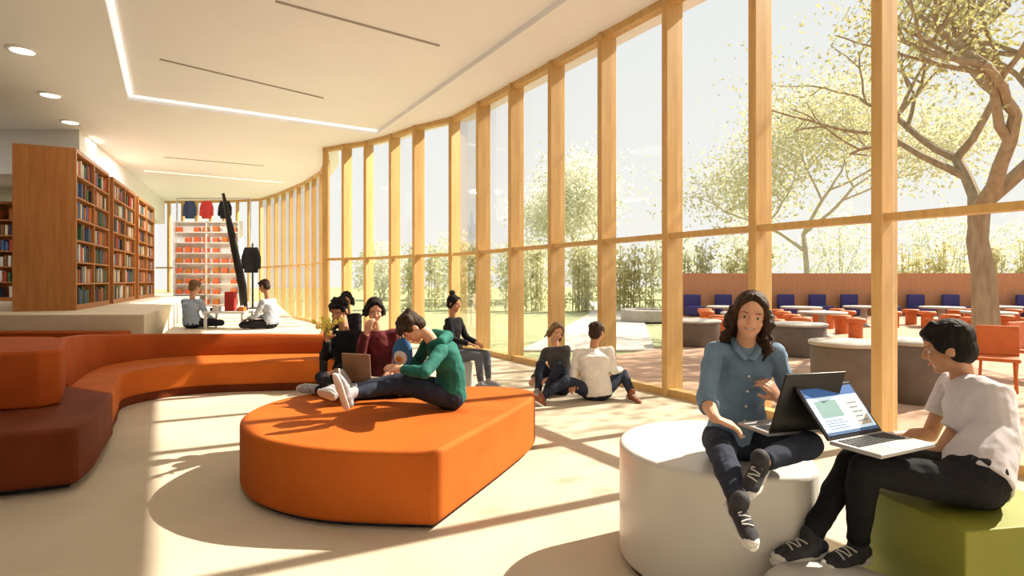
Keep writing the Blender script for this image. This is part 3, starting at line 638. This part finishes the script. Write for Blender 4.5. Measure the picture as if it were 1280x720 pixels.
# --- floor boy white shirt
pel=W(746,489,6.8); neck=bone(pel,741,430,.52,1); head=bone(neck,748,405,.19,-1); J={}
rt=V((.97,-.22,0)).normalized(); hipR=pel+rt*.09; hipL=pel-rt*.09
J['knR']=bone(hipR,778,466,.40,1); J['anR']=bone(J['knR'],790,492,.36,-1); J['toR']=V((.35,-.9,-.1)); J['suR']=(0,0,1)
J['knL']=bone(hipL,708,476,.40,-1); J['anL']=bone(J['knL'],676,497,.38,-1); J['toL']=V((-.8,-.1,.5))
J['elL']=bone(neck-rt*.19,718,466,.27,1); J['wrL']=bone(J['elL'],716,478,.23,-1)
J['elR']=bone(neck+rt*.19,768,468,.27,1); J['wrR']=bone(J['elR'],776,462,.23,1)
person('boy in white shirt and dark trousers sitting on the floor, back to viewer',pel,neck,head,rt,(.45,.75,-.25),'skin_tan','hair_brown','short','whiteshirt','navy','shoe_brown','long',1.1,'kneesup',.010,1,J,.06,seat=0,slim=1.12)
# --- far kids
pel=W(240,403,10.4); neck=W(240,374,10.4); head=W(244,359,10.35)
person('child in pale blue shirt sitting on the far platform, back turned',pel,neck,head,(.95,-.3,0),(.4,.85,-.2),'skin_light','hair_light','short','bluegrey','navy','shoe_dark','long',1.05,'cross',.012,0,{},.03,seat=.55,floorz=.55,slim=1.15)
pel=W(338,403,10.4); neck=W(335,374,10.4); head=W(330,358,10.4)
person('child in pale grey shirt sitting on the far platform facing the small white table',pel,neck,head,(.1,.95,0),(-.95,.1,-.3),'skin_tan','hair_brown','short','greycloth','black_cloth','shoe_dark','long',1.05,'cross',.012,0,{},.03,seat=.55,floorz=.55,slim=1.15)
# ------------------------------------------------------------ laptops and held things
def laptop(label,HL,HR,bv,lv,bm_,lm,display):
    HL,HR,bv,lv=V(HL),V(HR),V(bv),V(lv); hv=HR-HL; Z=V((0,0,1)); c=(HL+HR)/2
    r=empty('laptop',c,label,'laptop')
    MB().obox(HL,hv,bv,Z*.016).build('base',bm_,r,bevel=.004)
    k=MB(); rows=5; cols=13
    for i in range(rows):
        for j in range(cols):
            k.obox(HL+hv*(.07+.86*j/cols)+bv*(.10+.09*i)+Z*.016,hv*.052,bv*.072,Z*.003)
    k.build('keyboard','keys',r)
    MB().obox(HL+hv*.35+bv*.64+Z*.016,hv*.3,bv*.28,Z*.001).build('touchpad','silver' if bm_!='silver' else 'greycloth',r)
    ln=hv.normalized().cross(lv.normalized()); 
    if ln.dot(bv)<0: ln=-ln
    l=MB().obox(HL+Z*.016,hv,lv,-ln*.010).build('lid',lm,r,bevel=.003)
    o0=HL+Z*.016+ln*.0008
    s=MB().obox(o0+hv*.04+lv*.07,hv*.92,lv*.87,ln*.001).build('screen','scr_white' if display else 'black_plastic',l)
    if display:
        def q(n,m,a,b,c_,d_,e=.0012): MB().obox(o0+hv*(.04+.92*a)+lv*(.07+.87*b)+ln*e,hv*.92*(c_-a),lv*.87*(d_-b),ln*.001).build(n,m,s)
        q('title_bar','scr_blue',0,.80,1,1); q('side_panel','rubber',.68,.12,.95,.72); q('picture','scr_green',.10,.36,.52,.72); q('task_bar','scr_dark',0,0,1,.06)
        for j in range(4): q('text_line','scr_dark',.10,.12+.055*j,.5-.05*(j%2),.132+.055*j)
        for j in range(5): q('text_line','scr_dark',.71,.20+.1*j,.90-.04*(j%2),.215+.1*j,.0024)
    return r
hv=V((.90,.43,0))*.34
laptop('open laptop showing a blue page, on the lap of the boy in pale t-shirt',(1.24,2.19,.805),V((1.24,2.19,.805))+hv,V((.43,-.90,0))*.20,V((-.085,.09,.19)),'silver','black_plastic',True)
h1=W(960,546,2.30); h2=W(1036,541,2.38); h2.z=h1.z
hv=(h2-h1).normalized(); bn=V((-hv.y,hv.x,0))
laptop('black laptop seen from behind on lap of woman in blue shirt',h1,h1+hv*.30,bn*.19,V((0.06,-.02,.245)),'silver','black_plastic',False)
h1=W(430,470,4.62); h2=W(455,474,4.55); h2.z=h1.z=.62; hv=(h2-h1).normalized()
laptop('tan-brown laptop on the lap of the person in black top',h1,h1+hv*.27,V((-hv.y,hv.x,0))*.18,V((.0,-.05,.22)),'bronze','bronze',False)
c=W(503,442,4.32); r=empty('small_bag',c-V((0,0,.13)),'small rounded blue bag with white and orange front, held by person in teal hoodie','bag')
axb=(V((.95,-.3,0)).normalized(),V((.3,.95,0)).normalized(),V((0,0,1)))
b=MB(); b.ell(c,(.085,.045,.125),axb,20,14); b.build('bag_body','bagblue',r,smooth=True)
MB().ell(c-axb[1]*.028-V((0,0,.025)),(.058,.028,.062),axb,16,10).build('pocket','rubber',r,smooth=True)
MB().ell(c-axb[1]*.048-V((0,0,.035)),(.030,.014,.026),axb,14,8).build('badge','bagorange',r,smooth=True)
MB().tube([c+V((0,0,.12))-axb[0]*.03,c+V((0,0,.16)),c+V((0,0,.12))+axb[0]*.03],.007,seg=8).build('handle','bagorange',r,smooth=True)
# far table and items
c=V((-5.3,10.5,.55)); r=empty('low_table',c,'small white low table between the two far children','table')
MB().box(c+V((0,0,.30)),(.78,.5,.04)).build('tabletop','white',r,bevel=.01)
for x in(-.34,.34):
    for y in(-.2,.2): MB().box(c+V((x,y,.14)),(.04,.04,.28)).build('leg','white',r)
o=MB().box(V((-5.3,10.55,1.05)),(.18,.12,.36)).build('red_box','redcloth',loc=(-5.3,10.55,.87),bevel=.01); tag(o,'upright red box standing on the small white table','box')
for i,(x,cn,cl,hh) in enumerate(((-5.58,'bk_black','dark',.06),(-5.08,'bk_blue','blue',.05),(-5.46,'bk_white','white',.09),(-4.99,'bk_orange','orange',.08))):
    y=10.36 if i>1 else 10.5
    o=MB().box((x,y,.872+hh/2),(.11,.12,hh)).build('book',cn,loc=(x,y,.872),bevel=.004); tag(o,'small %s book lying flat on the far white table'%cl,'book')
for i,(x,m_,cl) in enumerate(((-5.15,'whiteshirt','white'),(-5.66,'redpl','orange red'))):
    o=MB().lathe((x,10.66,.872),[(.028,0),(.038,.09),(.034,.09),(.01,.085)],16).build('cup',m_,loc=(x,10.66,.872),smooth=True); tag(o,'small %s cup on the far white table'%cl,'cup')
# ------------------------------------------------------------ outside
struct(MB().prism([(-60,-10),(90,-10),(90,120),(-60,120)],-.5,-.16).build('ground','grass'))
tp=[(8,-3),(26,-3),(44,26),(7,26),(4.6,14),(.8,10.2)]
struct(MB().prism(tp,-.15,-.10).build('terrace','paving'))
struct(MB().prism([(0.2,12.5),(3.2,12.5),(6,26),(8,40),(5.5,40),(3.6,26)],-.155,-.11).build('path','path'))
cw=[]
for i in range(37):
    s_=i/36; x=7.0+s_*27; y=24.6+1.2*math.sin(s_*math.pi*.9)-s_*s_*5; cw.append((x,y))
wl=MB(); n_=len(cw)
for x,y in cw: wl.v+=[V((x,y-.1,-.12)),V((x,y-.1,1.75)),V((x,y+.15,1.75)),V((x,y+.15,-.12))]
for i in range(n_-1):
    for j in range(4): j2=(j+1)%4; wl.f.append((i*4+j,(i+1)*4+j,(i+1)*4+j2,i*4+j2))
wl.f.append((0,1,2,3)); wl.f.append(tuple(reversed([(n_-1)*4+j for j in range(4)])))
o=wl.build('garden_wall','fence',loc=(16,25,-.12)); tag(o,'long low curved orange brown wall at the back of the terrace','wall')
def leaves(mb,c,rad,n,size,rn,flatz=.7):
    for _ in range(n):
        p=V((rn.gauss(0,1),rn.gauss(0,1),rn.gauss(0,1)*flatz))*rad*.5+c
        a=V((rn.uniform(-1,1),rn.uniform(-1,1),rn.uniform(-1,1))).normalized(); b=perp(V((rn.uniform(-1,1),rn.uniform(-1,1),rn.uniform(-1,1))),a); s=size*rn.uniform(.6,1.3)
        i=len(mb.v); mb.v+=[p-a*s,p+b*s*.45,p+a*s,p-b*s*.45]; mb.f.append((i,i+1,i+2,i+3))
def tree(base,h,r0,seed,leafm,nl,ls,label,cat='tree',depth=5,spread=.62,group=None,first=.3,lr=.7,grow=(.68,.85),bark='trunk'):
    rn=random.Random(seed); tb=MB(); lf=MB(); tips=[]
    def br(p,dr,L,r,dp):
        pp=[p]; q=p; dd=dr.copy()
        for i in range(4):
            dd=(dd+V((rn.uniform(-1,1),rn.uniform(-1,1),rn.uniform(-.6,.8)))*.22).normalized(); q=q+dd*L/4; pp.append(q)
        tb.tube(pp,[r,r*.9,r*.82,r*.74,r*.66],seg=7 if dp>2 else 5)
        if dp<=2: tips.append(q); tips.append(pp[2])
        if dp==0: return
        for k in range(3 if dp>2 else 2):
            a=rn.uniform(0,6.28); nd=(dd*.7+V((math.cos(a),math.sin(a),rn.uniform(-.15,.5)))*spread).normalized()
            br(q if k else pp[3],nd,L*rn.uniform(*grow),r*.6,dp-1)
    br(base,V((0,0,1)),h*first,r0,depth)
    for t in tips: leaves(lf,t,lr,max(1,int(nl/len(tips))),ls,rn)
    root=empty('tree',base,label,cat,group)
    tb.build('trunk',bark,root,smooth=True); lf.build('foliage',leafm,root)
    return root
tree(V((12.2,14.4,-.15)),13.5,.32,11,'leaf',11000,.07,'large old tree with spreading branches at the right of the terrace',depth=5,first=.26,spread=.78,lr=1.5,grow=(.72,.9))
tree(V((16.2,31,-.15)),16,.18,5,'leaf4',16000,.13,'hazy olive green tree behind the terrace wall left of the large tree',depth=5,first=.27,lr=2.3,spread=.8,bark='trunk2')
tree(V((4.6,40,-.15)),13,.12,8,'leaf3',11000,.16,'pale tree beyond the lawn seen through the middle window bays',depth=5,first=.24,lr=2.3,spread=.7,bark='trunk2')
def bush(c,rx,rz,n,m,label,group,seed):
    rn=random.Random(seed); lf=MB(); s=MB(); c=V(c)
    for k in range(7):
        a=c+V((rn.uniform(-.3,.3),rn.uniform(-.2,.2),0)); s.tube([a,c+V((rn.uniform(-.6,.6)*rx,rn.uniform(-.4,.4),rz*rn.uniform(1.0,1.7)))],[.05,.02],seg=5)
    for k in range(n):
        u=rn.uniform(0,6.283); w=rn.uniform(-1,1); q=rn.random()**.4; rr=math.sqrt(1-w*w)
        leaves(lf,c+V((math.cos(u)*rr*rx*q,math.sin(u)*rr*rx*.8*q,rz+w*rz*q)),.3,6,.15,rn)
    r=empty('shrub',c,label,'shrub',group); s.build('stems','trunk2',r); lf.build('foliage',m,r)
for i,(x,y,rx,rz) in enumerate(((-10.5,45,2.4,2.4),(-4.8,46,2.4,2.9),(.8,45,2.4,2.6),(6.8,48,2.5,3.0),(13.0,46,2.7,3.0),(19.5,46,3.1,3.6),(27,46,3.6,4.0),(35.5,46,3.8,4.0),(44,47,3.8,4.2))):
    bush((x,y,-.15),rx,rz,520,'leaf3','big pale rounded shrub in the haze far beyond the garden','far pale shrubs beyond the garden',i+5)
hx=[(3.4,28.4),(6.2,28.4),(9.0,28.4),(11.8,28.4),(.6,29),(-2.2,30),(-5.0,31),(21,28.6),(24,28.6),(27,28.6)]
for i,(x,y) in enumerate(hx):
    rn=random.Random(i+50); c=V((x,y,-.15)); r=empty('bamboo_clump',c,'clump of yellow green bamboo in the hedge behind the terrace','shrub','bamboo clumps in the garden hedge')
    s=MB(); lf=MB()
    for k in range(17):
        a=c+V((rn.uniform(-1.05,1.05),rn.uniform(-.4,.4),0)); hh=rn.uniform(2.4,3.7); b=a+V((rn.uniform(-.12,.12),rn.uniform(-.12,.12),hh)); s.tube([a,a.lerp(b,.5),b],[.03,.025,.012],seg=5)
        for j in range(9): leaves(lf,a.lerp(b,rn.uniform(.05,1.03)),.34,9,.12,rn)
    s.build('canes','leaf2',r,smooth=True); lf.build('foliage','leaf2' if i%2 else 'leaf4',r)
def drum(c,rr,h,label,topm='stone'):
    c=V(c); r=empty('garden_table',c,label,'table')
    MB().lathe(c,[(rr*.92,0),(rr*.96,.02),(rr,h-.06),(rr*.98,h-.05)],36).build('drum_base','drum',r,smooth=True)
    MB().lathe(c,[(rr*1.03,h-.05),(rr*1.05,h-.03),(rr*1.05,h-.01),(rr*1.02,h),(.01,h)],36).build('tabletop',topm,r,smooth=True)
gz=-.10
drum((4.12,6.9,gz),.40,.80,'dark round drum table outside the window, nearest, left of the boy')
drum((5.15,7.25,gz),.40,.78,'dark round drum table outside, partly behind the boy in pale t-shirt')
drum((5.9,11.6,gz),.55,.66,'grey round drum table outside behind the woman in blue shirt')
drum((4.35,13.4,gz),.6,.6,'grey round drum table outside, farthest left, near the lawn')
def gchair(c,rz,label,group=None,m='redpl'):
    r=empty('garden_chair',(0,0,0),label,'chair',group)
    MB().obox((-.24,-.24,.42),(.48,0,0),(0,.48,0),(0,0,.05)).build('seat',m,r,bevel=.015)
    MB().obox((-.24,.20,.47),(.48,0,0),(0,.04,0),(0,.08,.42)).build('backrest',m,r,bevel=.015)
    for x in(-.2,.2):
        for y in(-.2,.2): MB().tube([(x,y,0),(x*.9,y*.9,.43)],.018,seg=8).build('leg',m,r,smooth=True)
    r.location=c; r.rotation_euler.z=rz; return r
gchair((6.85,7.9,gz),-.7,'bright orange garden chair outside at right, nearest behind the boy')
gchair((8.1,8.6,gz),.4,'bright orange garden chair outside at the right edge, second behind boy')
gchair((7.4,9.6,gz),2.4,'orange garden chair outside between the boy and the large tree')
def cafe(c,rz):
    r=empty('cafe_table',c,'pale low cafe table on the distant terrace','table','distant pale tables on the terrace')
    MB().lathe(c,[(.62,.60),(.64,.63),(.62,.66),(.01,.66)],24).build('tabletop','stone',r,smooth=True); MB().lathe(c,[(.32,0),(.28,.03),(.1,.05),(.1,.6)],14).build('pedestal','stone',r,smooth=True)
def stl(c):
    r=empty('garden_stool',c,'small round orange red stool among the distant terrace tables','stool','distant orange stools on the terrace')
    MB().lathe(c,[(.22,.40),(.25,.43),(.25,.5),(.22,.53),(.01,.53)],20).build('seat','redpl',r,smooth=True); MB().lathe(c,[(.17,0),(.17,.40)],14).build('base','redpl',r,smooth=True)
for i in range(14):
    row=i//7; c=V((6.4+(i%7)*2.35+row*.9,15.4+row*3.3+(i%2)*.4,gz)); 
    if (c-V((12.2,14.4,gz))).length<1.7: continue
    cafe(c,0)
    for k in range(4):
        a=k*1.57+.5; stl(c+V((math.cos(a)*.93,math.sin(a)*.93,0)))
for i in range(15):
    s_=.03+i*.052; x=7.0+s_*27; y=24.6+1.2*math.sin(s_*math.pi*.9)-s_*s_*5-.75; c=V((x,y,gz)); r=empty('lounge_seat',c,'small dark blue lounge seat standing along the terrace wall','lounge seat','dark blue lounge seats along the terrace wall')
    MB().box(c+V((0,0,.24)),(.72,.7,.38)).build('seat','purple',r,bevel=.05); MB().box(c+V((0,.32,.62)),(.72,.18,.6)).build('backrest','purple',r,bevel=.05)
c=V((5.2,21.5,gz)); o=MB().lathe(c,[(1.0,0),(1.0,.4),(.95,.43),(.6,.43),(.6,.3),(.01,.3)],36).build('ring_bench','stone',loc=c,smooth=True); tag(o,'round grey stone ring bench on the lawn side of terrace','bench')
# added fill lights near the ceiling, not real luminaires
for i,(x,y,e,z) in enumerate(((-3,5,20,4.95),(-6,9,30,4.95),(-11,14,45,4.95),(-10.2,16.5,170,4.95),(-2,2,8,4.95),(-15,11.5,110,4.95))):  # some only brighten the display rack and far left edge
    l=bpy.data.lights.new('lamp','AREA'); l.shape='DISK'; l.size=1.2; l.energy=e; l.color=(1,.95,.87)
    o=bpy.data.objects.new('ceiling_lamp_light',l); COL.objects.link(o); o.location=(x,y,z)
